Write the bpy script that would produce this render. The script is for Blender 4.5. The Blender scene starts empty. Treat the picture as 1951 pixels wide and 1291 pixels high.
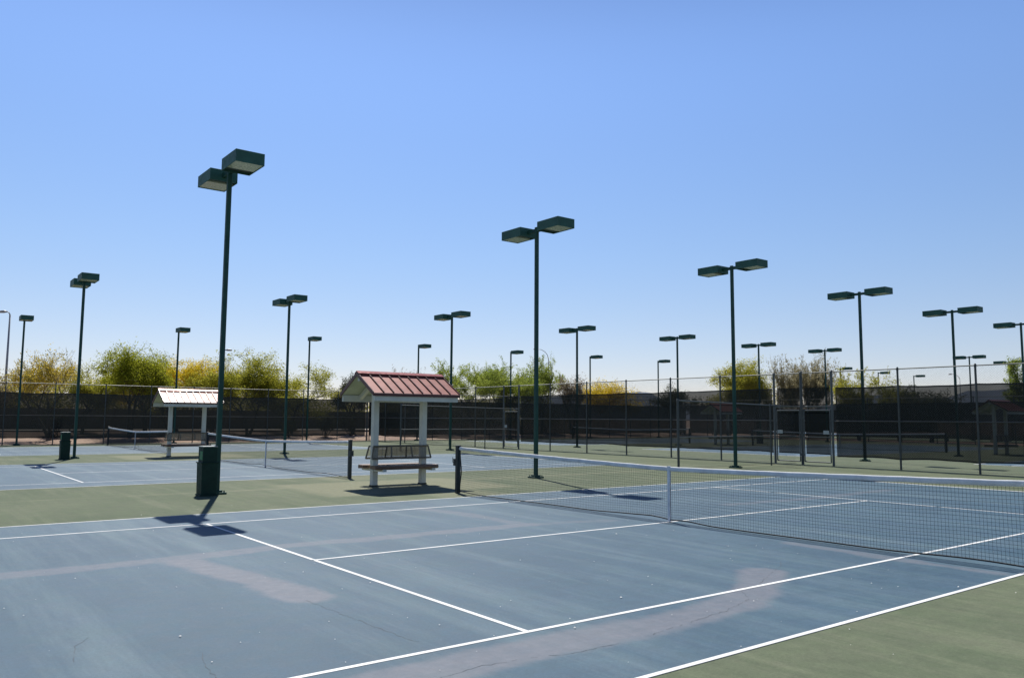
import bpy, math, random
import numpy as np
from mathutils import Vector, Matrix

scene = bpy.context.scene
COL = scene.collection
R = math.radians

# ------------------------------------------------------------------ materials
def new_mat(name):
    m = bpy.data.materials.new(name); m.use_nodes = True
    nt = m.node_tree; nt.nodes.clear()
    out = nt.nodes.new('ShaderNodeOutputMaterial')
    return m, nt, out

def N(nt, t, **kw):
    n = nt.nodes.new(t)
    for k, v in kw.items():
        if k in n.inputs.keys(): n.inputs[k].default_value = v
        else: setattr(n, k, v)
    return n

def noise(nt, vec, scale, detail=4, rough=.55):
    n = N(nt, 'ShaderNodeTexNoise'); n.inputs['Scale'].default_value = scale
    n.inputs['Detail'].default_value = detail; n.inputs['Roughness'].default_value = rough
    nt.links.new(vec, n.inputs['Vector']); return n.outputs['Fac']

def mapping(nt, vec, scale=(1, 1, 1), rot=(0, 0, 0)):
    n = N(nt, 'ShaderNodeMapping'); n.inputs['Scale'].default_value = scale
    n.inputs['Rotation'].default_value = rot; nt.links.new(vec, n.inputs['Vector']); return n.outputs['Vector']

def maprange(nt, v, a, b, c, d):
    n = N(nt, 'ShaderNodeMapRange'); n.inputs[1].default_value = a; n.inputs[2].default_value = b
    n.inputs[3].default_value = c; n.inputs[4].default_value = d
    nt.links.new(v, n.inputs[0]); return n.outputs[0]

def math_(nt, op, a, b):
    n = N(nt, 'ShaderNodeMath', operation=op)
    for i, v in enumerate((a, b)):
        if isinstance(v, (int, float)): n.inputs[i].default_value = v
        else: nt.links.new(v, n.inputs[i])
    return n.outputs[0]

def mixc(nt, f, a, b, mode='MIX'):
    n = N(nt, 'ShaderNodeMix', data_type='RGBA', blend_type=mode)
    for i, v in ((0, f), (6, a), (7, b)):
        if isinstance(v, (int, float)): n.inputs[i].default_value = v
        elif isinstance(v, tuple): n.inputs[i].default_value = (*v, 1)
        else: nt.links.new(v, n.inputs[i])
    return n.outputs[2]

def scale_col(nt, col, f):
    """colour times a scalar socket"""
    n = N(nt, 'ShaderNodeVectorMath', operation='SCALE')
    if isinstance(col, tuple): n.inputs[0].default_value = col
    else: nt.links.new(col, n.inputs[0])
    nt.links.new(f, n.inputs['Scale']); return n.outputs[0]

def bump(nt, h, strength, dist):
    b = N(nt, 'ShaderNodeBump'); b.inputs['Strength'].default_value = strength
    b.inputs['Distance'].default_value = dist; nt.links.new(h, b.inputs['Height']); return b.outputs[0]

def simple(name, col, rough=.5, metal=0.0, var=.18, scale=6, spec=.5, bmp=0.0, coord='Object', coat=0):
    m, nt, out = new_mat(name)
    tc = N(nt, 'ShaderNodeTexCoord').outputs[coord]
    p = N(nt, 'ShaderNodeBsdfPrincipled')
    f = maprange(nt, noise(nt, tc, scale, 5), .25, .75, 1 - var, 1 + var)
    nt.links.new(scale_col(nt, col, f), p.inputs['Base Color'])
    p.inputs['Metallic'].default_value = metal
    nt.links.new(maprange(nt, noise(nt, tc, scale * 2.3, 3), .3, .7, max(.03, rough - .08), min(1, rough + .08)), p.inputs['Roughness'])
    p.inputs['Specular IOR Level'].default_value = spec
    p.inputs['Coat Weight'].default_value = coat
    if bmp: nt.links.new(bump(nt, noise(nt, tc, scale * 12, 3), bmp, .01), p.inputs['Normal'])
    nt.links.new(p.outputs[0], out.inputs[0]); return m

def court_mat(name, base, dark, light, patch, patchcol, rough=.60, seed=0.0, spec=.3, sheen=0.0):
    m, nt, out = new_mat(name)
    geo = N(nt, 'ShaderNodeNewGeometry').outputs['Position']
    off = N(nt, 'ShaderNodeVectorMath', operation='ADD'); off.inputs[1].default_value = (seed, seed * .7, 0)
    nt.links.new(geo, off.inputs[0]); pos = off.outputs[0]
    cloud = maprange(nt, noise(nt, pos, .32, 6, .6), .3, .7, 0, 1)
    c = mixc(nt, cloud, dark, base)
    streak = noise(nt, mapping(nt, pos, (1.5, .13, 1), (0, 0, R(6))), 1.0, 9, .72)
    c = mixc(nt, maprange(nt, streak, .47, .68, 0, .75), c, light)
    streak2 = noise(nt, mapping(nt, pos, (4.5, .5, 1), (0, 0, R(-14))), 1.0, 9, .72)
    c = mixc(nt, maprange(nt, streak2, .52, .70, 0, .6), c, dark)
    mott = noise(nt, pos, 5.5, 6, .7)
    c = scale_col(nt, c, maprange(nt, mott, .3, .7, .86, 1.14))
    hue = noise(nt, pos, 2.2, 5, .7)
    c = mixc(nt, maprange(nt, hue, .4, .7, 0, .5), c, mixc(nt, 1.0, c, (.92, 1.05, .90), 'MULTIPLY'))
    c = scale_col(nt, c, maprange(nt, noise(nt, pos, 38, 4, .75), .3, .7, .87, 1.13))
    grit = noise(nt, pos, 160, 2, .6)
    c = scale_col(nt, c, maprange(nt, grit, .3, .7, .90, 1.10))
    scuff = noise(nt, mapping(nt, pos, (3, 22, 1), (0, 0, R(35))), 1.0, 3, .5)
    c = mixc(nt, maprange(nt, scuff, .68, .78, 0, .22), c, light)
    if patch:
        a = N(nt, 'ShaderNodeAttribute', attribute_name='wear')
        rag = math_(nt, 'ADD', a.outputs['Fac'], maprange(nt, noise(nt, pos, 7, 6, .75), .2, .8, -.34, .28))
        edge = math_(nt, 'MULTIPLY', maprange(nt, rag, .02, .95, 0, 1), .80)
        pc = scale_col(nt, patchcol, maprange(nt, noise(nt, pos, 9, 5, .7), .3, .7, .88, 1.12))
        c = mixc(nt, edge, c, pc)
    for sc, th, amt, tone in ((2.3, .045, .35, light), (3.7, .03, .5, dark), (1.1, .03, .4, dark)):
        vo = N(nt, 'ShaderNodeTexVoronoi'); vo.inputs['Scale'].default_value = sc; vo.inputs['Randomness'].default_value = 1
        nt.links.new(pos, vo.inputs['Vector'])
        c = mixc(nt, maprange(nt, vo.outputs['Distance'], th * .5, th * 1.5, amt, 0), c, tone)
    p = N(nt, 'ShaderNodeBsdfPrincipled'); nt.links.new(c, p.inputs['Base Color'])
    nt.links.new(maprange(nt, mott, .3, .7, rough - .06, rough + .08), p.inputs['Roughness'])
    p.inputs['Specular IOR Level'].default_value = spec
    p.inputs['Sheen Weight'].default_value = sheen; p.inputs['Sheen Roughness'].default_value = .28
    nt.links.new(bump(nt, grit, .35, .004), p.inputs['Normal'])
    nt.links.new(p.outputs[0], out.inputs[0]); return m

def screen_mat(name, open_, seed=0):
    """woven windscreen: threads (dark diffuse) and the holes between them"""
    m, nt, out = new_mat(name)
    pos = N(nt, 'ShaderNodeNewGeometry').outputs['Position']
    d = N(nt, 'ShaderNodeBsdfDiffuse'); d.inputs[0].default_value = (.008, .011, .011, 1)
    tl = N(nt, 'ShaderNodeBsdfTranslucent'); tl.inputs[0].default_value = (.005, .0062, .0066, 1)
    a = N(nt, 'ShaderNodeAddShader'); nt.links.new(d.outputs[0], a.inputs[0]); nt.links.new(tl.outputs[0], a.inputs[1])
    t = N(nt, 'ShaderNodeBsdfTransparent')
    mx = N(nt, 'ShaderNodeMixShader')
    f = maprange(nt, noise(nt, mapping(nt, pos, (1, 1, .35)), 1.3, 4), .3, .7, 1 - open_ * 1.18, 1 - open_ * .82)
    nt.links.new(f, mx.inputs[0]); nt.links.new(t.outputs[0], mx.inputs[1]); nt.links.new(a.outputs[0], mx.inputs[2])
    nt.links.new(mx.outputs[0], out.inputs[0]); return m

def leaf_mat(name, c0, c1, trans=.52):
    m, nt, out = new_mat(name)
    a = N(nt, 'ShaderNodeAttribute', attribute_name='tint')
    c = mixc(nt, a.outputs['Fac'], c0, c1)
    d = N(nt, 'ShaderNodeBsdfDiffuse'); nt.links.new(c, d.inputs[0])
    t = N(nt, 'ShaderNodeBsdfTranslucent'); nt.links.new(scale_col(nt, c, N(nt, 'ShaderNodeValue').outputs[0]), t.inputs[0])
    for n in nt.nodes:
        if n.type == 'VALUE': n.outputs[0].default_value = 1.25
    mx = N(nt, 'ShaderNodeMixShader'); mx.inputs[0].default_value = trans
    nt.links.new(d.outputs[0], mx.inputs[1]); nt.links.new(t.outputs[0], mx.inputs[2])
    nt.links.new(mx.outputs[0], out.inputs[0]); return m

M = {}
M['blue'] = court_mat('court_blue', (.054, .101, .144), (.035, .073, .112), (.096, .145, .176), True, (.150, .154, .178), spec=.19)
M['green'] = court_mat('court_green', (.120, .136, .092), (.084, .106, .069), (.158, .168, .118), True, (.205, .205, .140), rough=.8, seed=31.0, spec=.07)
def line_mat():
    m, nt, out = new_mat('court_line_paint')
    pos = N(nt, 'ShaderNodeNewGeometry').outputs['Position']
    c = scale_col(nt, (.66, .67, .67), maprange(nt, noise(nt, pos, 1.6, 5, .6), .3, .7, .82, 1.1))
    w = noise(nt, pos, 26, 5, .75)
    c = mixc(nt, maprange(nt, w, .58, .74, 0, .6), c, (.22, .27, .31))
    p = N(nt, 'ShaderNodeBsdfPrincipled'); nt.links.new(c, p.inputs['Base Color']); p.inputs['Roughness'].default_value = .7
    p.inputs['Specular IOR Level'].default_value = .2
    nt.links.new(p.outputs[0], out.inputs[0]); return m
M['line'] = line_mat()
M['crack'] = simple('crack_dark', (.06, .075, .09), .9, var=.3)
M['dirt'] = None
def dirt_mat():
    m, nt, out = new_mat('red_gravel')
    pos = N(nt, 'ShaderNodeNewGeometry').outputs['Position']
    c = mixc(nt, maprange(nt, noise(nt, pos, .25, 6), .35, .65, 0, 1), (.17, .105, .075), (.27, .19, .135))
    c = scale_col(nt, c, maprange(nt, noise(nt, pos, 14, 5, .7), .3, .7, .7, 1.3))
    p = N(nt, 'ShaderNodeBsdfPrincipled'); nt.links.new(c, p.inputs['Base Color']); p.inputs['Roughness'].default_value = .95
    nt.links.new(bump(nt, noise(nt, pos, 20, 4), .6, .03), p.inputs['Normal'])
    nt.links.new(p.outputs[0], out.inputs[0]); return m
M['dirt'] = dirt_mat()
M['concrete'] = simple('pale_concrete', (.36, .33, .29), .9, var=.15, scale=1.2)
M['block'] = simple('tan_block', (.15, .135, .11), .9, var=.2, scale=1.5, bmp=.3)
M['hill'] = simple('hill_far', (.075, .10, .15), 1, var=.2, scale=.004)  # distance haze put into the base colour as a blue cast
M['pole'] = simple('dark_green_paint', (.010, .058, .044), .55, var=.25, scale=3, spec=.35)
M['head'] = simple('lamp_housing_paint', (.032, .105, .080), .6, var=.22, scale=4, spec=.3)
M['lens'] = simple('lamp_lens', (.48, .52, .40), .25, var=.12, scale=8, spec=.6)
M['ballast'] = simple('lamp_ballast', (.03, .05, .04), .6, var=.2)
M['bin'] = simple('bin_green', (.005, .028, .020), .6, var=.3, scale=5, spec=.25)
M['bintop'] = simple('bin_lid', (.26, .29, .27), .45, var=.2, scale=7)
M['binin'] = simple('bin_opening_lit_green', (.012, .17, .06), .5, var=.2)
M['net'] = simple('net_cord', (.012, .016, .018), .8, var=.2)
M['tape'] = simple('net_tape', (.66, .68, .70), .75, var=.2, scale=5)
M['netpost'] = simple('net_post_black', (.012, .022, .026), .4, var=.25)
M['fpost'] = simple('fence_post_coated', (.050, .060, .058), .45, var=.3, scale=5)
M['galv'] = simple('galvanised_steel', (.095, .108, .108), .5, metal=.3, var=.22, scale=6)
M['rail'] = simple('fence_rail_steel', (.26, .26, .235), .55, metal=.3, var=.2, scale=2)
M['midrail'] = simple('fence_mid_rail', (.07, .076, .076), .45, metal=.4, var=.2, scale=2)
M['wire'] = simple('fence_wire', (.075, .08, .08), .5, metal=.2, var=.2)
M['screen'] = screen_mat('windscreen_weave', .135)
M['screen_far'] = screen_mat('windscreen_weave_tight', .085)
M['hem'] = simple('windscreen_hem', (.012, .014, .014), .9, var=.2)
M['roof'] = simple('standing_seam_red', (.26, .088, .072), .50, metal=.16, var=.14, scale=2.2, spec=.5)
M['roofdark'] = simple('roof_trim_maroon', (.070, .016, .014), .4, var=.2)
M['ridge'] = simple('ridge_flashing', (.36, .11, .095), .34, metal=.2, var=.1, spec=.6)
M['cream'] = simple('cream_steel_paint', (.54, .555, .49), .5, var=.12, scale=3)
M['soffit'] = simple('soffit_board', (.40, .45, .34), .75, var=.14, scale=3)
M['plank'] = simple('bench_plank', (.15, .088, .050), .55, var=.3, scale=7)
M['benchsteel'] = simple('bench_frame_brown', (.14, .12, .085), .5, var=.2)
M['plate'] = simple('gate_plate', (.42, .45, .43), .55, var=.15, scale=12)
M['bark'] = simple('bark', (.075, .060, .045), .95, var=.35, scale=4)
M['twig'] = simple('twig_grey', (.16, .14, .11), .95, var=.3, scale=3)
M['debris'] = simple('dry_debris', (.75, .74, .70), .9, var=.2)
M['lamp_grey'] = simple('street_lamp_grey', (.30, .31, .32), .5, metal=.3)

# ------------------------------------------------------------------ mesh helpers
class MB:
    def __init__(s): s.v, s.f, s.m = [], [], []
    def add(s, vs, fs, mi=0):
        o = len(s.v); s.v += [tuple(map(float, v)) for v in vs]
        s.f += [tuple(o + i for i in f) for f in fs]; s.m += [mi] * len(fs); return s
    def box(s, a, b, mi=0):
        (x0, y0, z0), (x1, y1, z1) = a, b
        return s.add([(x0, y0, z0), (x1, y0, z0), (x1, y1, z0), (x0, y1, z0), (x0, y0, z1), (x1, y0, z1), (x1, y1, z1), (x0, y1, z1)],
                     [(0, 3, 2, 1), (4, 5, 6, 7), (0, 1, 5, 4), (1, 2, 6, 5), (2, 3, 7, 6), (3, 0, 4, 7)], mi)
    def tube(s, pts, r, n=8, mi=0, caps=True, square=False):
        pts = [Vector(p) for p in pts]; rs = r if isinstance(r, (list, tuple)) else [r] * len(pts)
        rings = []; vs = []
        t0 = (pts[1] - pts[0]).normalized()
        up = Vector((0, 0, 1)) if abs(t0.z) < .9 else Vector((1, 0, 0))
        for i, p in enumerate(pts):
            if i == 0: t = pts[1] - pts[0]
            elif i == len(pts) - 1: t = pts[-1] - pts[-2]
            else: t = (pts[i + 1] - pts[i]).normalized() + (pts[i] - pts[i - 1]).normalized()
            t.normalize(); a = t.cross(up)
            if a.length < 1e-4: a = t.cross(Vector((0, 1, 0)))
            a.normalize(); b = a.cross(t)
            for k in range(n):
                an = 2 * math.pi * (k + (.5 if square else 0)) / n
                q = p + (a * math.cos(an) + b * math.sin(an)) * rs[i] * (1.4142 if square else 1)
                vs.append(q)
        fs = []
        for i in range(len(pts) - 1):
            for k in range(n):
                fs.append((i * n + k, i * n + (k + 1) % n, (i + 1) * n + (k + 1) % n, (i + 1) * n + k))
        if caps:
            fs.append(tuple(reversed(range(n)))); fs.append(tuple((len(pts) - 1) * n + k for k in range(n)))
        return s.add(vs, fs, mi)
    def build(s, name, mats, parent=None, bevel=0, smooth=False):
        me = bpy.data.meshes.new(name); me.from_pydata(s.v, [], s.f); 
        mats = mats if isinstance(mats, (list, tuple)) else [mats]
        for m in mats: me.materials.append(m)
        if len(mats) > 1: me.polygons.foreach_set('material_index', s.m)
        if smooth: me.polygons.foreach_set('use_smooth', [True] * len(me.polygons))
        me.update()
        o = bpy.data.objects.new(name, me); COL.objects.link(o)
        if parent is not None: o.parent = parent
        if bevel:
            b = o.modifiers.new('bevel', 'BEVEL'); b.width = bevel; b.segments = 2; b.limit_method = 'ANGLE'; b.angle_limit = R(40)
        return o

def tag(o, label, cat, group=None):
    o['label'] = label; o['category'] = cat
    if group: o['group'] = group
    return o
def struct(o): o['kind'] = 'structure'; return o
def empty(name, loc=(0, 0, 0), rz=0):
    o = bpy.data.objects.new(name, None); COL.objects.link(o); o.location = loc; o.rotation_euler = (0, 0, rz)
    o.empty_display_size = .2; return o
def copy_tree(o, parent=None):
    c = o.copy(); COL.objects.link(c)
    if parent is not None: c.parent = parent
    for ch in [x for x in bpy.data.objects if x.parent == o]: copy_tree(ch, c)
    return c

# ------------------------------------------------------------------ ground, aprons, courts
P = 18.288          # court pitch (60 ft)
def smooth(a, b, x):
    t = np.clip((x - a) / (b - a), 0, 1); return t * t * (3 - 2 * t)

def ground():
    xs = np.concatenate([[-4000, -2000, -900, -400, -150], np.arange(-60, 261, 4.0), [350, 500, 900, 2000, 4000]])
    ys = np.concatenate([[-4000, -2000, -900, -400, -150, -60, -40], np.arange(-36, 44, 8.0), np.arange(44, 92, 1.5), [100, 120, 150, 220, 400, 900, 2000, 4000]])
    X, Y = np.meshgrid(xs, ys); rng = np.random.default_rng(4)
    Z = -.07 + .62 * smooth(46.6, 60, Y) + rng.normal(0, .05, X.shape) * smooth(47, 50, Y) * (Y < 95)
    nx = len(xs); vs = np.stack([X, Y, Z], -1).reshape(-1, 3)
    fs = [(j * nx + i, j * nx + i + 1, (j + 1) * nx + i + 1, (j + 1) * nx + i) for j in range(len(ys) - 1) for i in range(nx - 1)]
    mb = MB(); mb.add(vs, fs); o = mb.build('ground', M['dirt'], smooth=True); return struct(o)
ground()
def gz(x, y):
    return -.07 + .62 * float(smooth(46.6, 60, np.array(y)))

def seg_dist(X, Y, poly):
    d = np.full(X.shape, 1e9)
    for (x0, y0), (x1, y1) in zip(poly[:-1], poly[1:]):
        dx, dy = x1 - x0, y1 - y0; L = dx * dx + dy * dy + 1e-9
        t = np.clip(((X - x0) * dx + (Y - y0) * dy) / L, 0, 1)
        d = np.minimum(d, np.hypot(X - x0 - t * dx, Y - y0 - t * dy))
    return d

def sheet(name, x0, x1, y0, y1, z, step, mat, wearfn=None, thick=0):
    nx, ny = max(2, int((x1 - x0) / step) + 1), max(2, int((y1 - y0) / step) + 1)
    X, Y = np.meshgrid(np.linspace(x0, x1, nx), np.linspace(y0, y1, ny))
    co = np.stack([X, Y, np.full_like(X, z)], -1).reshape(-1, 3).astype(np.float32)
    idx = np.arange(nx * ny).reshape(ny, nx)
    q = np.stack([idx[:-1, :-1], idx[:-1, 1:], idx[1:, 1:], idx[1:, :-1]], -1).reshape(-1, 4)
    me = bpy.data.meshes.new(name); me.vertices.add(len(co)); me.vertices.foreach_set('co', co.ravel())
    me.loops.add(q.size); me.loops.foreach_set('vertex_index', q.ravel().astype(np.int32))
    me.polygons.add(len(q)); me.polygons.foreach_set('loop_start', np.arange(0, q.size, 4, dtype=np.int32))
    me.update(calc_edges=True); me.materials.append(mat)
    w = np.zeros(nx * ny) if wearfn is None else np.clip(wearfn(X, Y).ravel(), 0, 1)
    at = me.attributes.new('wear', 'FLOAT', 'POINT'); at.data.foreach_set('value', w.astype(np.float32))
    o = bpy.data.objects.new(name, me); COL.objects.link(o); return o

def fuzz(X, Y, amp):
    return amp * (np.sin(X * 3.1 + Y * 1.7) + np.sin(X * 1.3 - Y * 4.3 + 1) + .6 * np.sin(X * 7.7 + 2 + Y * 5.9)) / 2.6

def green_wear(X, Y):
    f = fuzz(X, Y, .06)
    w = 0 * X
    for row in (9.144, 27.432):
        line = (np.abs(Y - row - .55 - .006 * X + f * .3))
        w = np.maximum(w, .75 * (1 - smooth(.05, .13, line)) * (X > -20) * (X < 18))
        # repainted lighter paint round each bench shelter and the net posts beside it
        d = np.maximum(np.abs(X + .2) - 2.6, np.abs(Y - row + .2) - 1.9) + f
        w = np.maximum(w, .85 * (1 - smooth(-.25, .1, d)))
        for s in (-1, 1):
            d = np.maximum(np.abs(X) - .9, np.abs(Y - row - s * 2.75) - .8) + f
            w = np.maximum(w, .6 * (1 - smooth(-.2, .1, d)))
    d = np.maximum(np.abs(X - .7) - .8, np.abs(Y + 6.0) - .45) + f
    w = np.maximum(w, .7 * (1 - smooth(-.2, .1, d)))
    return w
apron = struct(sheet('court_apron', -30, 55.4, -32, 46.0, 0.0, .25, M['green'], green_wear))
# its edge, a real step down to the gravel
mb = MB(); mb.box((-30, 46.0, -.09), (55.4, 46.16, -.012)); mb.box((55.4, -32, -.09), (55.56, 46.16, -.012))
struct(mb.build('apron_kerb', M['concrete']))
struct(sheet('court_apron', 64.5, 101.5, -36, 42.8, 0.0, 4, M['green']))
mb = MB()
pts = [(-60, 57.5), (-10, 58.5), (20, 57.6), (60, 59.0), (140, 58.0)]
for (a, b), (c, d) in zip(pts[:-1], pts[1:]):
    mb.add([(a, b, gz(a, b) + .12), (c, d, gz(c, d) + .12), (c, d + 2.6, gz(c, d + 2.6) + .12), (a, b + 2.6, gz(a, b + 2.6) + .12)], [(0, 1, 2, 3)])
struct(mb.build('path', M['concrete']))

PATCHES = [  # (polyline, half width, strength): worn pinkish filler strips on the main court
    ([(-12.5, 1.0), (-9.53, 1.03), (-7.93, 1.03), (-7.17, 1.09), (-6.28, 1.24), (-5.08, 1.18), (-3.65, 1.14), (-2.12, 1.1)], .20, .62),
    ([(-2.12, 1.1), (-.7, .75)], .16, .35),
    ([(-7.72, .8), (-7.52, -.16), (-7.37, -1.15), (-7.29, -1.9)], .24, .85),
    ([(-8.6, -4.6), (-7.43, -4.54), (-6.76, -4.53), (-5.98, -4.56), (-5.04, -4.56), (-4.2, -4.48), (-3.55, -4.25), (-3.05, -3.95), (-2.6, -3.68)], .27, .80),
    ([(-.41, -2.6), (-.45, -3.66), (-.50, -4.5), (-.45, -5.3)], .13, .65),
    ([(-2.38, 4.15), (-2.21, 2.99), (-2.22, 1.71), (-2.2, 1.03)], .17, .5),
    ([(3.2, 1.2), (6.0, 1.0), (9.5, 1.15)], .18, .5)]
def court_wear(X, Y):
    w = 0 * X; f = fuzz(X, Y, .05) + fuzz(X * 2.7, Y * 2.3, .03)
    for poly, hw, s in PATCHES:
        w = np.maximum(w, s * (1 - smooth(hw - .09, hw + .07, seg_dist(X, Y, poly) + f)))
    return w

def lines(cx, cy, parent):
    mb = MB(); z = .0048; w = .025
    def strip(x0, x1, y0, y1): mb.add([(cx + x0, cy + y0, z), (cx + x1, cy + y0, z), (cx + x1, cy + y1, z), (cx + x0, cy + y1, z)], [(0, 1, 2, 3)])
    L, S, D, B = 11.885, 6.40, 5.485, 4.115
    for s in (-1, 1):
        strip(-L, L, s * D - w, s * D + w)
        strip(-L + .08, L - .08, s * B - w, s * B + w)
        strip(s * L - .05, s * L + .05, -D + w, -B - w); strip(s * L - .05, s * L + .05, -B + w, -.06)
        strip(s * L - .05, s * L + .05, .06, B - w); strip(s * L - .05, s * L + .05, B + w, D - w)
        strip(s * L - .05, s * L + .05, -.058, .058)
        strip(s * S - w, s * S + w, -B + w, -w); strip(s * S - w, s * S + w, w, B - w)
    strip(-S, S, -w, w)
    o = mb.build('line_marking', M['line'], parent); return o

def court(cx, cy, main=False):
    L, D = 11.940, 5.515
    o = sheet('playing_court', cx - L, cx + L, cy - D, cy + D, .0022, .05 if main else .8, M['blue'], court_wear if main else None)
    struct(o); lines(cx, cy, o); return o
main = court(0, 0, True)
for k in (1, 2): court(0, k * P)
for k in (-1, 0, 1, 2): court(36.576, k * P)

# cracks in the main court
CR = [[(-7.38, -2.0), (-7.35, -2.57), (-7.32, -3.12), (-7.31, -3.44), (-7.27, -3.9)],
      [(-1.85, -3.4), (-2.09, -3.57), (-2.8, -3.86)], [(-2.8, -3.86), (-3.3, -4.1), (-3.59, -4.05), (-3.88, -4.43)],
      [(-3.88, -4.43), (-4.53, -4.62), (-4.92, -4.66), (-5.21, -4.71), (-5.7, -4.78)],
      [(-6.04, -4.79), (-6.43, -4.80), (-6.89, -4.68), (-7.27, -4.63), (-7.9, -4.72)],
      [(-8.7, -3.18), (-8.78, -3.51), (-8.8, -3.9)], [(-9.28, -2.23), (-9.42, -2.49), (-9.48, -2.9)]]
rng = random.Random(5); mb = MB()
for poly in CR:
    pts = []
    for (a, b), (c, d) in zip(poly[:-1], poly[1:]):
        n = max(3, int(math.hypot(c - a, d - b) / .05))
        pts += [(a + (c - a) * i / n + rng.uniform(-.014, .014), b + (d - b) * i / n + rng.uniform(-.014, .014)) for i in range(n)]
    for i in range(len(pts) - 1):
        (a, b), (c, d) = pts[i], pts[i + 1]; l = math.hypot(c - a, d - b) + 1e-6
        w = rng.uniform(.0008, .0028); nx, ny = -(d - b) / l * w, (c - a) / l * w
        if rng.random() < .10: continue
        mb.add([(a - nx, b - ny, .0036), (c - nx, d - ny, .0036), (c + nx, d + ny, .0036), (a + nx, b + ny, .0036)], [(0, 1, 2, 3)])
mb.build('crack', M['crack'], main)

# pale bits of debris lying on the courts
rng = random.Random(11); mb = MB()
for i in range(210):
    x = rng.uniform(-10, 9); y = rng.uniform(-7, 8)
    if i < 90: x = rng.uniform(-10, -1); y = rng.uniform(-6.5, 2)
    r = rng.uniform(.003, .008) * (1.7 if rng.random() < .08 else 1); a = rng.uniform(0, 6.28); n = 5
    vs = [(x + r * rng.uniform(.6, 1.4) * math.cos(a + k * 6.283 / n), y + r * rng.uniform(.6, 1.4) * math.sin(a + k * 6.283 / n), .012) for k in range(n)]
    vs.append((x, y, .012 + r * .5))
    mb.add(vs, [(k, (k + 1) % n, n) for k in range(n)])
o = mb.build('debris', M['debris']); o['kind'] = 'stuff'; tag(o, 'pale bits of dry debris scattered over the blue court', 'debris')

# ------------------------------------------------------------------ light poles
def pole_proto(double):
    root = empty('light_pole')
    mb = MB(); mb.tube([(0, 0, .02), (0, 0, 7.45)], [.052, .050], 4, square=True)
    mb.build('pole', M['pole'], root, bevel=.012)
    mb = MB(); mb.box((-.17, -.17, .004), (.17, .17, .045)); mb.box((-.10, -.10, .045), (.10, .10, .09))
    for sx in (-1, 1):
        for sy in (-1, 1): mb.tube([(sx * .125, sy * .125, .045), (sx * .125, sy * .125, .085)], .016, 6)
    mb.build('base_plate', M['pole'], root)
    for s in ((-1, 1) if double else (-1,)):
        mb = MB(); y0, y1 = (.05, .42)
        mb.box((-.045, min(s * y0, s * y1), 7.30), (.045, max(s * y0, s * y1), 7.40)); mb.build('arm', M['pole'], root)
        a, b = .40, 1.33; w = .32; z0, z1 = 7.22, 7.49; t = .012
        ya, yb = (a, b) if s > 0 else (-b, -a)
        mb = MB()
        # open-bottomed box: outer shell, inner wall, rim and an inner top
        xo = [(-w, ya), (w, ya), (w, yb), (-w, yb)]; xi = [(-w + t, ya + t), (w - t, ya + t), (w - t, yb - t), (-w + t, yb - t)]
        mi = [(-w + .001, ya + .001), (w - .001, ya + .001), (w - .001, yb - .001), (-w + .001, yb - .001)]
        vs = [(*p, z0) for p in xo] + [(*p, z1 - .001) for p in xo] + [(*p, z1) for p in mi] + [(*p, z0) for p in xi] + [(*p, z0 + .13) for p in xi]
        fs = [(8, 9, 10, 11), (19, 18, 17, 16)]
        for k in range(4):
            j = (k + 1) % 4
            fs += [(k, j, 4 + j, 4 + k), (4 + k, 4 + j, 8 + j, 8 + k), (k, 12 + k, 12 + j, j), (12 + k, 16 + k, 16 + j, 12 + j)]
        mb.add(vs, fs); h = mb.build('lamp_head', M['head'], root)
        # the lens tilts out from the ballast cover next to the pole
        near, far = (a + t, b - t); split = a + .30
        def Y(v): return s * v
        mb = MB(); mb.add([(-w + t, Y(split), z0 + .015), (w - t, Y(split), z0 + .015), (w - t, Y(far), z0 + .015), (-w + t, Y(far), z0 + .015)], [(0, 1, 2, 3) if s < 0 else (3, 2, 1, 0)])
        mb.add([(-w + t, Y(split), z0 + .015), (w - t, Y(split), z0 + .015), (w - t, Y(split), z0 + .12), (-w + t, Y(split), z0 + .12)], [(0, 1, 2, 3)])
        mb.build('lens', M['lens'], h)
        mb = MB(); mb.add([(-w + t, Y(near), z0 + .05), (w - t, Y(near), z0 + .05), (w - t, Y(split - .004), z0 + .05), (-w + t, Y(split - .004), z0 + .05)], [(0, 1, 2, 3) if s < 0 else (3, 2, 1, 0)])
        mb.build('ballast_cover', M['ballast'], h)
    return root

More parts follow.
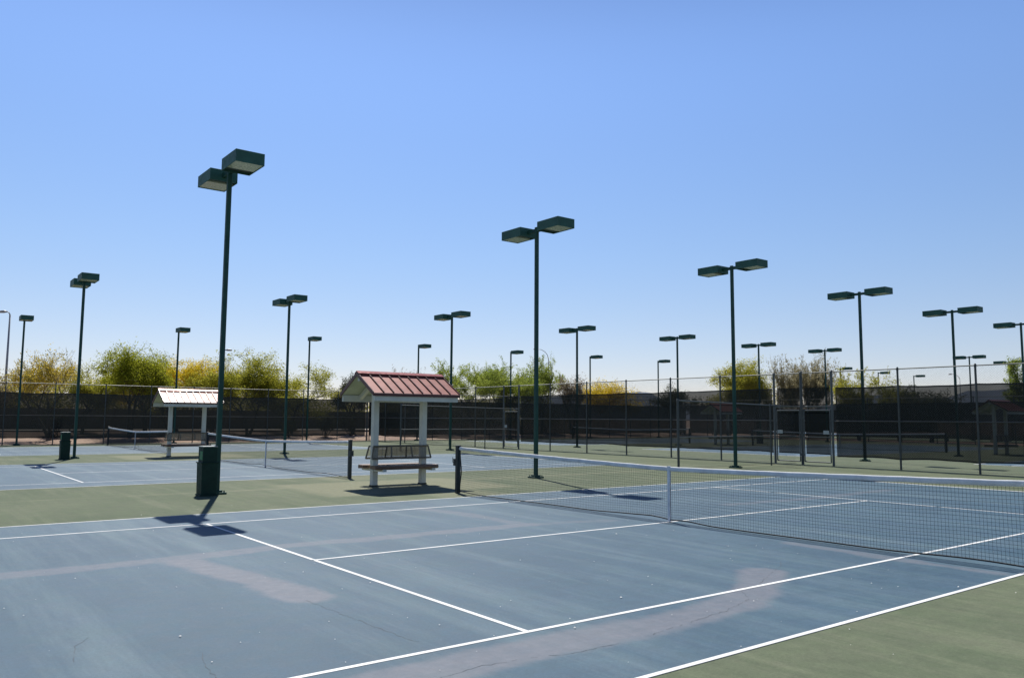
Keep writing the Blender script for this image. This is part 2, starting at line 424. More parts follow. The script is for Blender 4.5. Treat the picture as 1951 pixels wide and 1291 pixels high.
double = pole_proto(True); single = pole_proto(False)
G2, G1 = 'court light poles with twin lamp heads', 'perimeter light poles with one lamp head'
POLES = [
 ('d', -4.62, 9.144, 7.46, 'tall dark green twin-head light pole, nearest of all, with a waste bin against it'),
 ('d', 4.60, 9.144, 7.45, 'dark green twin-head light pole seen through the long near net, right of the red-roofed shelter'),
 ('d', 13.98, 9.144, 7.42, 'dark green twin-head light pole standing in front of the near low divider fence'),
 ('d', 22.92, 9.144, 7.35, 'twin-head light pole behind the back fence, right of both gates'),
 ('d', 31.75, 9.144, 7.32, 'twin-head light pole behind the screened fence, between the two rightmost fence posts'),
 ('d', 40.25, 9.144, 7.34, 'twin-head light pole cut by the right edge of the photo'),
 ('d', -4.38, 27.432, 7.32, 'twin-head light pole with a small green bin, far left beside the second court'),
 ('d', 4.42, 27.432, 7.32, 'twin-head light pole behind the second court net, between the two bench shelters'),
 ('d', 13.69, 27.432, 7.36, 'twin-head light pole beside the right post of the red-roofed shelter, by the far divider fence'),
 ('d', 22.90, 27.432, 7.28, 'twin-head light pole behind the back fence, above the bright yellow bush'),
 ('d', 32.15, 27.432, 7.38, 'twin-head light pole rising behind the end post of the near low divider fence'),
 ('d', 41.35, 27.432, 7.44, 'twin-head light pole just right of the round yellow-green tree'),
 ('d', 50.35, 27.432, 7.54, 'twin-head light pole in front of the tan spiky tree'),
 ('d', 68.57, 23.9, 7.74, 'distant twin-head light pole beside the tall pole second from the right edge'),
 ('d', 77.4, 23.9, 7.70, 'most distant twin-head light pole, next to the leafy tree at the right edge'),
 ('s', -4.35, 45.2, 7.25, 'single-head light pole at the far left, before the bare grey-yellow tree'),
 ('s', 4.30, 45.2, 7.19, 'single-head light pole behind the pale-roofed bench shelter, before the yellow tree'),
 ('s', 13.30, 45.2, 7.22, 'single-head light pole standing in the open sky gap right of the broad green tree'),
 ('s', 22.36, 45.2, 7.24, 'single-head light pole rising above the ridge of the red-roofed shelter'),
 ('s', 31.50, 45.2, 7.28, 'single-head light pole in front of the broad sparse bright green tree'),
 ('s', 40.72, 45.2, 7.36, 'single-head light pole just left of the low bright yellow bush'),
 ('s', 49.92, 45.2, 7.41, 'single-head light pole above the dark bush left of the near divider fence'),
 ('s', 78.0, 42.2, 7.78, 'distant single-head light pole in the thin yellow-green tree'),
 ('s', 86.6, 42.2, 7.62, 'distant single-head light pole touching the fence rail, left of the third gap'),
 ('s', 95.6, 42.2, 7.56, 'smallest and most distant single-head light pole, in the clear gap over the screen')]
used = set(); rr = random.Random(3)
for t, x, y, zt, lab in POLES:
    proto = double if t == 'd' else single
    o = proto if t not in used else copy_tree(proto); used.add(t)
    o.location = (x, y, 0); o.scale = (1, 1, (zt + (.1 if t == 's' else 0)) / 7.45); o.rotation_euler = (0, 0, R(rr.uniform(-1.2, 1.2)) if y > 10 else 0)
    tag(o, lab, 'light pole', G2 if t == 'd' else G1)

# ------------------------------------------------------------------ waste bins
bin0 = empty('waste_bin')
mb = MB()
w, d = .172, .185
mb.tube([(0, 0, .0), (0, 0, .035)], [.182, .182], 4, square=True)
mb.add([(-w + .01, -d + .01, .035), (w - .01, -d + .01, .035), (w - .01, d - .01, .035), (-w + .01, d - .01, .035), (-w, -d, .70), (w, -d, .70), (w, d, .70), (-w, d, .70)],
       [(0, 1, 5, 4), (1, 2, 6, 5), (2, 3, 7, 6), (3, 0, 4, 7), (3, 2, 1, 0), (4, 5, 6, 7)])
mb.box((-w - .02, -d - .02, .70), (w + .02, d + .02, .725))
mb.build('bin_body', M['bin'], bin0, bevel=.008)
mb = MB(); a, b = .150, .163; z0, z1 = .725, 1.05
# cap with an opening on two sides
mb.box((-a, b - .02, z0), (a, b, z1)); mb.box((-a, -b, z0), (a, -b + .02, z1))
mb.box((a - .02, -b + .02, z0), (a, b - .02, z1))
mb.box((-a, -b + .02, z0), (-a + .02, b - .02, z0 + .06)); mb.box((-a, -b + .02, z1 - .10), (-a + .02, b - .02, z1))
mb.box((-a, -b + .02, z0 + .06), (-a + .02, -b + .09, z1 - .10)); mb.box((-a, b - .09, z0 + .06), (-a + .02, b - .02, z1 - .10))
mb.build('bin_cap', M['bin'], bin0)
mb = MB(); mb.box((-a - .004, -b + .03, z0 + .05), (-a + .012, .05, z1 - .09)); mb.build('lit_opening', M['binin'], bin0)  # bright green panel paints in the light seen through the opening
mb = MB(); mb.box((-a - .012, -b - .012, z1), (a + .012, b + .012, z1 + .022)); mb.build('lid', M['bintop'], bin0, bevel=.006)
BINS = [(-4.90, 8.97, 'dark green square waste bin standing against the tallest, nearest light pole'),
        (-4.80, 27.0, 'small dark green waste bin by the far left twin-head pole beside the second court'),
        (41.0, 27.25, 'dark waste bin seen through the fence screen left of the gates'),
        (39.9, 8.97, 'dark waste bin seen through the fence screen at the right edge of the photo')]
for i, (x, y, lab) in enumerate(BINS):
    o = bin0 if i == 0 else copy_tree(bin0); o.location = (x, y, .003); tag(o, lab, 'waste bin', 'green waste bins beside the light poles')

# ------------------------------------------------------------------ tennis nets
def net_proto():
    root = empty('tennis_net'); H0, H1, hw = .914, 1.05, 6.33
    def top(y): return H0 + (H1 - H0) * (abs(y) / 6.4) ** 1.25
    def off(y, z): return .012 * math.sin(y * 2.1 + 1) * (1 - z) + .02 * math.sin(y * .9) * (1 - z)
    def bot(y): return .018 + .03 * max(0, math.sin(y * 1.1 + .6)) ** 3 + .028 * math.exp(-((abs(y) - .35) / .35) ** 2)
    r = .0018; mb = MB(); rg = random.Random(2)
    n = int(2 * hw / .045)
    for i in range(n + 1):
        y = -hw + 2 * hw * i / n; t = top(y) - .03; b = bot(y)
        jy = rg.uniform(-.004, .004)
        pts = [(off(y, b), y + jy, b), (off(y, (t + b) / 2), y + rg.uniform(-.004, .004), (t + b) / 2), (off(y, t), y, t)]
        mb.tube(pts, r, 3, caps=False)
    rows = 20
    for k in range(1, rows):
        f = k / rows; pts = []
        for i in range(73):
            y = -hw + 2 * hw * i / 72; t = top(y) - .03; b = bot(y); z = b + (t - b) * f + .004 * math.sin(y * 5 + k)
            pts.append((off(y, z), y, z))
        mb.tube(pts, r, 3, caps=False)
    mb.build('net_mesh', M['net'], root)
    mb = MB(); pts = [(off(-hw + 2 * hw * i / 60, .03), -hw + 2 * hw * i / 60, bot(-hw + 2 * hw * i / 60)) for i in range(61)]
    mb.tube(pts, .011, 5)
    for s in (-1, 1): mb.tube([(0, s * hw, .03), (.02, s * (hw - .05), .5), (0, s * hw, 1.0)], .012, 5)
    mb.build('border_cord', M['net'], root)
    # white headband: flat tape folded over the cable
    mb = MB(); ring = [(-.008, -.066), (.008, -.066), (.011, -.02), (.008, .004), (0, .009), (-.008, .004), (-.011, -.02)]; vs = []; fs = []
    m = 61; k = len(ring)
    for i in range(m):
        y = -hw - .02 + 2 * (hw + .02) * i / (m - 1); t = top(y)
        vs += [(a * 1.0, y, t + b + .002 * math.sin(y * 9)) for a, b in ring]
    for i in range(m - 1):
        for j in range(k): fs.append((i * k + j, i * k + (j + 1) % k, (i + 1) * k + (j + 1) % k, (i + 1) * k + j))
    fs += [tuple(range(k)), tuple((m - 1) * k + j for j in reversed(range(k)))]
    mb.add(vs, fs); mb.build('headband', M['tape'], root, smooth=True)
    mb = MB()
    mb.box((-.016, -.027, .02), (-.010, .027, H0 + .014)); mb.box((.010, -.027, .02), (.016, .027, H0 + .014)); mb.box((-.016, -.027, H0 + .014), (.016, .027, H0 + .019))
    mb.box((-.03, -.03, .0095), (.03, .03, .022))
    mb.build('centre_strap', M['tape'], root)
    for s in (-1, 1):
        mb = MB(); mb.tube([(0, s * 6.40, 0), (0, s * 6.40, 1.075)], .046, 4, square=True); mb.box((-.055, s * 6.40 - .055, 1.075), (.055, s * 6.40 + .055, 1.09))
        mb.tube([(0, s * 6.36, 1.05), (0, s * 6.33, 1.05)], .02, 8)
        p = mb.build('net_post', M['netpost'], root, bevel=.006)
        mb = MB(); mb.box((-.05, s * 6.40 + (.047 if s > 0 else -.125), .62), (.05, s * 6.40 + (.125 if s > 0 else -.047), .78)); 
        mb.tube([(-.06, s * 6.485, .70), (-.09, s * 6.485, .70), (-.09, s * 6.485, .82)], .008, 6); mb.build('crank', M['netpost'], p)
    return root
net0 = net_proto()
NETS = [(0, 0, 'long tennis net across the foreground court, cut by the right edge'),
        (0, P, 'tennis net of the second court, between the nearest light pole and the red-roofed shelter'),
        (0, 2 * P, 'distant tennis net of the third court at left, behind the pale-roofed shelter'),
        (36.576, 0, 'net seen dimly through the fence screen right of the gates'),
        (36.576, P, 'net seen through the screens behind the gates and the near divider fence'),
        (36.576, 2 * P, 'farthest net, behind the back fence left of the near divider fence')]
for i, (x, y, lab) in enumerate(NETS):
    o = net0 if i == 0 else copy_tree(net0); o.location = (x, y, .004); tag(o, lab, 'tennis net', 'tennis nets across the courts')

# ------------------------------------------------------------------ bench shelters
def shelter_proto():
    root = empty('bench_shelter'); hx, hy = 1.24, .90; ze, zr = 2.30, 2.815
    for s in (-1, 1):
        mb = MB(); mb.tube([(s * .71, 0, 0), (s * .71, 0, 2.62)], .076, 4, square=True); mb.build('post', M['cream'], root, bevel=.012)
        mb = MB(); mb.tube([(s * .71, 0, .003), (s * .71, 0, .035)], .086, 4, square=True); mb.build('post_foot', M['netpost'], root)
    sl = (zr - ze) / hy
    for s in (-1, 1):
        mb = MB(); mb.box((-hx + .03, s * hy - (.10 if s > 0 else -.02), ze - .175), (hx - .03, s * hy - (.02 if s > 0 else -.10), ze - .01)); mb.build('eave_beam', M['cream'], root)
        for sx in (-1, 1):
            x = sx * .71; a0, a1 = .09, hy - .10
            za, zb = zr - .06 - sl * a0, zr - .06 - sl * a1
            vs = [(x - .045, s * a0, za - .14), (x + .045, s * a0, za - .14), (x + .045, s * a0, za), (x - .045, s * a0, za),
                  (x - .045, s * a1, zb - .12), (x + .045, s * a1, zb - .12), (x + .045, s * a1, zb), (x - .045, s * a1, zb)]
            mb = MB(); mb.add(vs, [(0, 1, 2, 3), (7, 6, 5, 4), (0, 4, 5, 1), (1, 5, 6, 2), (2, 6, 7, 3), (3, 7, 4, 0)]); mb.build('rafter', M['cream'], root)
    mb = MB(); mb.box((-hx + .04, -.05, zr - .19), (hx - .04, .05, zr - .055)); mb.build('ridge_beam', M['cream'], root)
    # soffit boards, then the seamed metal roof above them
    def slab(s, x0, x1, y0, y1, lo, hi):
        f = lambda y: zr - sl * y
        return ([(x0, s * y0, f(y0) + lo), (x1, s * y0, f(y0) + lo), (x1, s * y1, f(y1) + lo), (x0, s * y1, f(y1) + lo),
                 (x0, s * y0, f(y0) + hi), (x1, s * y0, f(y0) + hi), (x1, s * y1, f(y1) + hi), (x0, s * y1, f(y1) + hi)],
                [(0, 3, 2, 1), (4, 5, 6, 7), (0, 1, 5, 4), (1, 2, 6, 5), (2, 3, 7, 6), (3, 0, 4, 7)])
    for s in (-1, 1):
        mb = MB(); mb.add(*slab(s, -hx + .015, hx - .015, .002, hy - .01, -.05, -.002)); mb.build('soffit', M['soffit'], root)
        mb = MB(); mb.add(*slab(s, -hx, hx, .002, hy, .0, .016))
        for k in range(1, 9):
            x = -hx + 2 * hx * k / 9; mb.add(*slab(s, x - .011, x + .011, .06, hy - .004, .0165, .052), mi=1)
        rf = mb.build('roof_panel', [M['roof'], M['roofdark']], root)
        mb = MB(); mb.add(*slab(s, -hx - .014, hx + .014, hy + .001, hy + .022, -.045, .022))
        for sx in (-1, 1):
            xa, xb = (hx + .001, hx + .022) if sx > 0 else (-hx - .022, -hx - .001)
            mb.add(*slab(s, xa, xb, .0, hy, -.055, .046))
        mb.build('trim', M['roofdark'], rf)
    mb = MB()
    for s in (-1, 1): mb.add(*slab(s, -hx - .024, hx + .024, .0, .11, .058, .072)); mb.add(*slab(s, -hx + .0, hx - .0, .0, .045, .017, .058), mi=1)
    mb.build('ridge_cap', [M['ridge'], M['roofdark']], root)
    # double-sided bench: bracket on each post, a curved seat and a wire back on each side
    for s in (-1, 1):
        mb = MB(); mb.box((s * .71 - .05, -.56, .385), (s * .71 + .05, .56, .445)); mb.build('seat_bracket', M['cream'], root)
        n = 16; half = .92; vs = []; fs = []
        for i in range(n + 1):
            x = -half + 2 * half * i / n; c = .09 * (1 - (x / half) ** 2)
            yi, yo = .14, .50 + c
            r_ = .05 if i in (0, n) else 0
            for (y, z) in ((yi + r_, .447), (yo - r_, .435), (yo + .012 - r_, .475), (yo - .012 - r_, .528), (yi + r_, .528)): vs.append((x, s * y, z))
        for i in range(n):
            for j in range(5): fs.append((i * 5 + j, i * 5 + (j + 1) % 5, (i + 1) * 5 + (j + 1) % 5, (i + 1) * 5 + j))
        fs += [tuple(range(5)), tuple(n * 5 + j for j in reversed(range(5)))]
        mb = MB(); mb.add(vs, fs); mb.build('seat', M['plank'], root)
        # back: trapezoid bar frame, inner bars and a grid of thin wires
        b = MB(); zb, zt = .69, 1.00; yb, yt = .17, .115; wb, wt = .86, .80
        def pt(u, v): return ((wb + (wt - wb) * v) * u, s * (yb + (yt - yb) * v), zb + (zt - zb) * v)
        for u0, v0, u1, v1 in ((-1, 0, 1, 0), (-1, 1, 1, 1), (-1, 0, -1, 1), (1, 0, 1, 1), (-.36, 0, -.36, 1), (.36, 0, .36, 1)):
            b.tube([pt(u0, v0), pt(u1, v1)], .021, 6)
        bo = b.build('backrest', M['benchsteel'], root)
        b = MB()
        for k in range(1, 12): b.tube([pt(-1, k / 12), pt(1, k / 12)], .0055, 4)
        for k in range(-5, 6): b.tube([pt(k / 6, 0), pt(k / 6, 1)], .003, 4)
        b.build('back_wire', M['benchsteel'], bo)
    return root
sh0 = shelter_proto()
SHELT = [(-.03, 9.07, 'bench shelter with the red standing-seam roof, in front of the second court'),
         (-.06, 27.36, 'bench shelter whose roof shines pale in the sun, left behind the nearest light pole'),
         (36.7, 27.36, 'bench shelter dim behind the fence screen, left of the gates'),
         (36.6, 9.07, 'bench shelter dim behind the fence screen at far right')]
for i, (x, y, lab) in enumerate(SHELT):
    o = sh0 if i == 0 else copy_tree(sh0); o.location = (x, y, .003); tag(o, lab, 'shelter', 'roofed bench shelters between the courts')

# ------------------------------------------------------------------ fences
def fence(label, p0, p1, posts, h=3.60, screen=(.36, 3.0), side=1, post_r=.036, screen_m='screen', wires=True, breaks=(), big=(), group='chain link fences round the courts', step=.085, mid=1.71, top=True):
    """posts: distances along p0->p1. side: which side of the wire the screen hangs on."""
    p0, p1 = Vector((*p0, 0)), Vector((*p1, 0)); u = (p1 - p0); L = u.length; u.normalize(); n = Vector((-u.y, u.x, 0)) * side
    root = empty('chain_link_fence', p0); tag(root, label, 'fence', group)
    loc = lambda s, z, o=0: tuple(u * s + n * o + Vector((0, 0, z)))
    for s in posts:
        mb = MB(); r = .046 if s in big else post_r
        mb.tube([loc(s, 0), loc(s, h + .03)], r, 10); mb.tube([loc(s, h + .03), loc(s, h + .07)], [r * 1.25, r * .5], 10)
        for z in (mid, h - .02): mb.tube([loc(s, z - .03), loc(s, z + .03)], r * 1.2, 10)
        mb.build('post', M['galv'] if s in big else M['fpost'], root)
    ends = sorted([0, L] + [e for b in breaks for e in b])
    runs = [(ends[i], ends[i + 1]) for i in range(0, len(ends), 2)]
    if top: 
        mb = MB(); mb.tube([loc(0, h), loc(L, h)], .021, 8); mb.build('top_rail', M['rail'], root)
    mr = MB(); bw = MB(); wm = MB(); sm = MB(); hm = MB(); ht = MB(); rg = random.Random(int(L * 100))
    for a, b in runs:
        mr.tube([loc(a, mid), loc(b, mid)], .021, 8); bw.tube([loc(a, .05), loc(b, .05)], .006, 5)
        if wires:
            r = .0012; H = h - .03; k = a - H
            while k < b:
                for dr in (1, -1):
                    s0, s1 = (k, k + H) if dr > 0 else (k + H, k)
                    z0, z1 = .04, h; 
                    # clip the diagonal to the run
                    f0, f1 = 0.0, 1.0; d = s1 - s0
                    for lim, sg in ((a, 1), (b, -1)):
                        t = (lim - s0) / d
                        if (d > 0) == (sg > 0): f0 = max(f0, t)
                        else: f1 = min(f1, t)
                    if f1 - f0 > .002:
                        wm.tube([loc(s0 + d * f0, z0 + (z1 - z0) * f0, -.022 * side + .002 * dr), loc(s0 + d * f1, z0 + (z1 - z0) * f1, -.022 * side + .002 * dr)], r, 3, caps=False)
                k += step
        if screen:
            edges = sorted({a + .12, b - .12} | {s for s in posts if a + .3 < s < b - .3})
            for e0, e1 in zip(edges[:-1], edges[1:]):
                m = 8; vs = []; top_ = []; bot_ = []
                d0 = rg.uniform(.0, .05); d1 = rg.uniform(.0, .05)
                for i in range(m + 1):
                    f = i / m; s = e0 + (e1 - e0) * f; sag = 4 * f * (1 - f)
                    zt = screen[1] - d0 * sag + .006 * rg.uniform(-1, 1); zb = screen[0] + d1 * sag + .01 * rg.uniform(-1, 1)
                    for z in (zb, zb + .05, (zb + zt) / 2, zt - .05, zt):
                        vs.append(loc(s, z, .05 + .012 * math.sin(s * 3 + z * 2)))
                fs = []; 
                for i in range(m):
                    for j in range(4):
                        q = (i * 5 + j, (i + 1) * 5 + j, (i + 1) * 5 + j + 1, i * 5 + j + 1)
                        ({0: hm, 3: ht}.get(j, sm)).add([vs[t] for t in q], [(0, 1, 2, 3)])
    mr.build('mid_rail', M['midrail'], root); bw.build('tension_wire', M['wire'], root)
    if wires: wm.build('wire_mesh', M['wire'], root)
    if screen:
        so = sm.build('privacy_screen', M[screen_m], root); hm.build('hem', M['hem'], so); ht.build('hem', M['hem'], so)
    return root

FX = 18.288; Y0 = -14.0
# near back fence in three runs, broken by the gates
pY = [2.60, 5.25, 7.85]; pl = [-13.9 + 2.75 * i for i in range(6)]
fence('tall screened fence to the right of the double gates, nearest the camera', (FX, Y0), (FX, 7.85), [y - Y0 for y in pl + pY], side=-1, big=(7.85 - Y0,), screen=(.34, 3.0))
pB = [10.41, 13.12, 15.95, 18.8, 21.63, 24.55, 27.32]
fence('tall screened fence between the double gates and the far single gate', (FX, 10.41), (FX, 27.32), [y - 10.41 for y in pB], side=-1, big=(0.0, 27.32 - 10.41), screen=(.42, 3.02))
pC = [28.76, 31.63, 34.5, 37.3, 40.1, 42.9, 45.66]
fence('screened fence from the far gate to the corner, behind the red-roofed shelter', (FX, 28.76), (FX, 45.66), [y - 28.76 for y in pC], side=-1, big=(0.0,), screen=(.38, 2.92))
# side fence along the far edge, one run per battery of courts
SY = 45.72
fence('long screened side fence at the far left, in front of the desert trees', (-24, SY), (FX, SY), [x + 24 for x in (-24, -21.6, -18.9, -16.2, -13.4, -10.6, -7.85, -5.0, -2.45, .3, 2.95, 5.6, 8.0, 10.61, 13.2, 15.88, 18.24)], side=1, screen=(.38, 3.06), screen_m='screen_far', post_r=.032, step=.10)
fence('far screened side fence behind the tall fence, in front of the sparse green trees', (FX + .1, SY), (54.8, SY), [.1 + 2.8 * i for i in range(13)], side=1, screen=(.38, 3.06), screen_m='screen_far', post_r=.032, step=.14)
fence('distant screened end fence seen through the tall fence screen right of the gates', (54.86, -24), (54.86, 45.6), [2.8 * i for i in range(25)], side=-1, screen=(.38, 3.2), screen_m='screen_far', step=.16)
fence('most distant fence beyond the walkway trees, topping the right-hand screen', (64.5, 42.9), (101.5, 42.9), [2.84 * i for i in range(14)], side=1, h=3.9, screen=(.38, 3.0), screen_m='screen_far', step=.2)
# low dividers from the gate posts out into the courts
def divider(label, y, x0, x1, xm):
    root = empty('divider_fence', (x0, y, 0)); tag(root, label, 'fence', 'low divider fences beside the gates'); L = x1 - x0
    z0, z1 = 2.38, 2.27
    zt = lambda s: z0 + (z1 - z0) * s / L
    for s in (0, xm - x0):
        mb = MB(); r = .042 if s == 0 else .030
        mb.tube([(s, 0, 0), (s, 0, zt(s) + .02)], r, 10); mb.tube([(s, 0, zt(s) + .02), (s, 0, zt(s) + .07)], [r * 1.3, r * .6], 10); mb.build('post', M['fpost'], root)
    mb = MB(); mb.tube([(0, 0, zt(0)), (L, 0, zt(L))], .024, 8); mb.build('top_rail', M['galv'], root)
    mb = MB(); mb.tube([(0, 0, 1.12), (L, 0, 1.12)], .020, 8); mb.build('mid_rail', M['galv'], root)
    mb = MB(); mb.tube([(0, 0, .05), (L, 0, .05)], .006, 5); mb.build('tension_wire', M['wire'], root)
    wm = MB(); k = -z1
    while k < L:
        for dr in (1, -1):
            s0, s1 = (k, k + z1) if dr > 0 else (k + z1, k); d = s1 - s0; f0, f1 = 0., 1.
            for lim, sg in ((0, 1), (L, -1)):
                t = (lim - s0) / d
                if (d > 0) == (sg > 0): f0 = max(f0, t)
                else: f1 = min(f1, t)
            if f1 - f0 > .002: wm.tube([(s0 + d * f0, .03 + .002 * dr, .05 + (z1 - .07) * f0), (s0 + d * f1, .03 + .002 * dr, .05 + (z1 - .07) * f1)], .0013, 3, caps=False)
        k += .085
    wm.build('wire_mesh', M['wire'], root)
    sm = MB()
    for i in range(24):
        a, b = .1 + (L - .5) * i / 24, .1 + (L - .5) * (i + 1) / 24
    return root
divider('low divider fence running from the double gates out behind the third near pole', 9.40, 11.17, 18.2, 16.53)
divider('low divider fence by the far single gate, seen right of the red-roofed shelter post', 27.72, 10.79, 18.2, 16.2)

# gates
def gate(label, ya, yb, post_mat, latch_hi, extra_post=None, header=True):
    root = empty('gate', (FX, (ya + yb) / 2, 0)); tag(root, label, 'gate', 'chain link gates in the back fence'); hw = (yb - ya) / 2 - .10; h = 2.12
    mb = MB(); ring = [(0, -hw, .12), (0, hw, .12), (0, hw, h), (0, -hw, h)]
    for i in range(4): mb.tube([ring[i], ring[(i + 1) % 4]], .024, 8)
    mb.tube([(0, -hw, 1.08), (0, hw, 1.08)], .018, 8); mb.build('gate_frame', M['galv'], root)
    mb = MB(); m = 8
    for i in range(m):
        a, b = -hw + .05 + (2 * hw - .1) * i / m, -hw + .05 + (2 * hw - .1) * (i + 1) / m
        mb.add([(.03, a, .42), (.03, b, .42), (.03, b, h - .06), (.03, a, h - .06)], [(0, 1, 2, 3)])
    so = mb.build('privacy_screen', M['screen'], root)
    mb = MB()
    for z in (.42, h - .10): mb = MB(); mb.box((.034, -hw + .05, z), (.038, hw - .05, z + .04)); mb.build('hem', M['hem'], so)
    mb = MB(); y = (hw - .16) * (1 if latch_hi else -1); mb.box((-.034, y - .12, 1.20), (-.026, y + .12, 1.34))
    mb.build('latch_plate', M['plate'], root, bevel=.01)
    mb = MB()
    for z in (.35, 1.8): mb.box((-.03, -hw - .06 if latch_hi else hw - .01, z), (.03, -hw + .01 if latch_hi else hw + .06, z + .07))
    mb.build('hinge', M['galv'], root)
    # header rail, upper infill with its own screen
    mb = MB(); mb.tube([(0, -hw - .1, 2.27), (0, hw + .1, 2.27)], .024, 8); mb.build('header_rail', M['galv'], root)
    mb = MB(); mb.tube([(0, -hw - .1, 3.6), (0, hw + .1, 3.6)], .021, 8); mb.build('top_rail', M['rail'], root)
    mb = MB(); mb.add([(.05, -hw, 2.36), (.05, hw, 2.36), (.05, hw, 3.02), (.05, -hw, 3.02)], [(0, 1, 2, 3)]); mb.build('header_screen', M['screen'], root)
    return root
gate('right-hand gate of the pair beside the near divider fence', 7.85, 9.17, 'galv', False)
gate('left-hand gate of the pair beside the near divider fence', 9.17, 10.41, 'galv', True)
gate('single gate in the back fence at the end of the far divider fence', 27.32, 28.76, 'galv', True)
# the shared gate post between the pair
mb = MB(); mb.tube([(0, 0, 0), (0, 0, 3.63)], .055, 12); mb.tube([(0, 0, 3.63), (0, 0, 3.68)], [.066, .03], 12)
o = mb.build('gate_post', M['fpost']); o.location = (FX, 9.17, 0); tag(o, 'thick dark steel post standing between the pair of gates', 'post')

# ------------------------------------------------------------------ trees
def set_tint(me, vals):
    at = me.attributes.new('tint', 'FLOAT', 'FACE'); at.data.foreach_set('value', np.asarray(vals, np.float32))

def tree(name, label, x, y, h, w, seed, leaf, style='feathery', n_leaf=9000, lsize=.10, bark='bark', zlow=.16, trunk_r=.13, group='desert trees beyond the courts', cat='tree'):
    n_leaf = int(n_leaf * 1.7); lsize *= 1.15
    rg = np.random.default_rng(seed); z0 = gz(x, y)
    root = empty(name, (x, y, z0), float(rg.uniform(0, 6.28))); tag(root, label, cat, group)
    segs = []; twigs = []
    def unit(v): return v / (np.linalg.norm(v) + 1e-9)
    P_ = dict(feathery=(4, .55, -.10, 4), dense=(4, .62, -.22, 5), sparse=(4, .50, .05, 4), spiky=(3, .26, .22, 5), cone=(4, .5, .1, 5))[style]
    depth, spread, grav, kids = P_
    def grow(p, d, L, r, lev):
        k = 4; pts = [p]
        for i in range(k):
            d = unit(d + rg.normal(0, .16, 3) + np.array([0, 0, (grav if lev >= depth - 1 else .05) * .5]))
            p = p + d * L / k; pts.append(p)
        rad = np.linspace(r, r * (.55 if lev < depth else .2), k + 1)
        segs.append((pts, rad, lev))
        if lev >= depth - 1: twigs.append(pts)
        if lev < depth:
            nk = kids if lev else (3 if style != 'spiky' else 6)
            for i in range(nk + int(rg.integers(0, 2))):
                t = rg.uniform(.35, 1.0) if lev else rg.uniform(.7, 1)
                q = pts[int(round(t * k))]
                a = rg.uniform(0, 6.28); side = np.array([math.cos(a), math.sin(a), rg.uniform(-.25, .45)])
                nd = unit(d * (1 - spread) + side * (spread + (.2 if lev == 0 and style != 'spiky' else 0)) + np.array([0, 0, .12]))
                grow(q, nd, L * rg.uniform(.58, .85), rad[-1] * .75, lev + 1)
    nst = {'feathery': 2, 'dense': 2, 'sparse': 2, 'spiky': 7, 'cone': 1}[style]
    for i in range(nst):
        a = rg.uniform(0, 6.28); lean = .25 if style != 'spiky' else rg.uniform(.1, .6)
        grow(np.array([rg.normal(0, .08), rg.normal(0, .08), -.1]), unit(np.array([math.cos(a) * lean, math.sin(a) * lean, 1])), 1.0, 1.0, 0)
    allp = np.concatenate([np.array(s[0]) for s in segs]); rad = np.hypot(allp[:, 0], allp[:, 1])
    sx = (w / 2) / np.percentile(rad, 90); zt = np.percentile(allp[:, 2], 99.6); sz = (h - z0) / zt
    S = np.array([sx, sx, sz])
    if style == 'cone':
        pass
    mb = MB()
    for pts, rd, lev in segs:
        if lev >= depth and rg.random() < .35: continue
        q = [np.array(p) * S for p in pts]
        if style == 'cone': q = [np.array([p[0] * (1.25 - p[2] / h), p[1] * (1.25 - p[2] / h), p[2]]) for p in q]
        rr_ = [max(.006, float(r) * trunk_r) for r in rd]
        if lev >= 2: q = q[::2]; rr_ = rr_[::2]
        mb.tube(q, rr_, 7 if lev == 0 else (5 if lev == 1 else 3), caps=False)
    mb.build('trunk', M[bark], root, smooth=True)
    # leaves: small narrow quads set along the twigs
    tw = np.array(twigs); nt_ = len(tw)
    ti = rg.integers(0, nt_, n_leaf); f = rg.uniform(0, 1, n_leaf) ** .8 * (tw.shape[1] - 1.001); i0 = f.astype(int); fr = (f - i0)[:, None]
    c = (tw[ti, i0] * (1 - fr) + tw[ti, i0 + 1] * fr) * S
    d = (tw[ti, i0 + 1] - tw[ti, i0]) * S; d /= np.linalg.norm(d, axis=1)[:, None] + 1e-9
    jit = {'dense': .20, 'feathery': .13, 'sparse': .08, 'spiky': .07, 'cone': .12}[style] * (w / 5) ** .5
    c = c + rg.normal(0, jit, c.shape)
    if style == 'cone':
        k_ = (1.25 - c[:, 2:3] / h); c[:, :2] *= k_
    keep = c[:, 2] > h * zlow * rg.uniform(.6, 1.2, n_leaf); c, d, ti = c[keep], d[keep], ti[keep]; n = len(c)
    d = d + rg.normal(0, .45, d.shape) + (np.array([0, 0, -.35]) if style in ('dense', 'feathery') else 0); d /= np.linalg.norm(d, axis=1)[:, None]
    sd = np.cross(d, rg.normal(0, 1, d.shape)); sd /= np.linalg.norm(sd, axis=1)[:, None] + 1e-9
    ln = (lsize * rg.uniform(.6, 1.7, n))[:, None]; wd = ln * (.30 if style != 'spiky' else .22)
    v = np.stack([c - d * ln * .5, c + sd * wd * .5, c + d * ln * .5, c - sd * wd * .5], 1).reshape(-1, 3).astype(np.float32)
    me = bpy.data.meshes.new('crown'); me.vertices.add(len(v)); me.vertices.foreach_set('co', v.ravel())
    me.loops.add(4 * n); me.loops.foreach_set('vertex_index', np.arange(4 * n, dtype=np.int32)); me.polygons.add(n)
    me.polygons.foreach_set('loop_start', np.arange(0, 4 * n, 4, dtype=np.int32)); me.update(calc_edges=True)
    tt = rg.uniform(0, 1, nt_); set_tint(me, np.clip(tt[ti] * .7 + rg.uniform(0, .3, n), 0, 1)); me.materials.append(leaf)
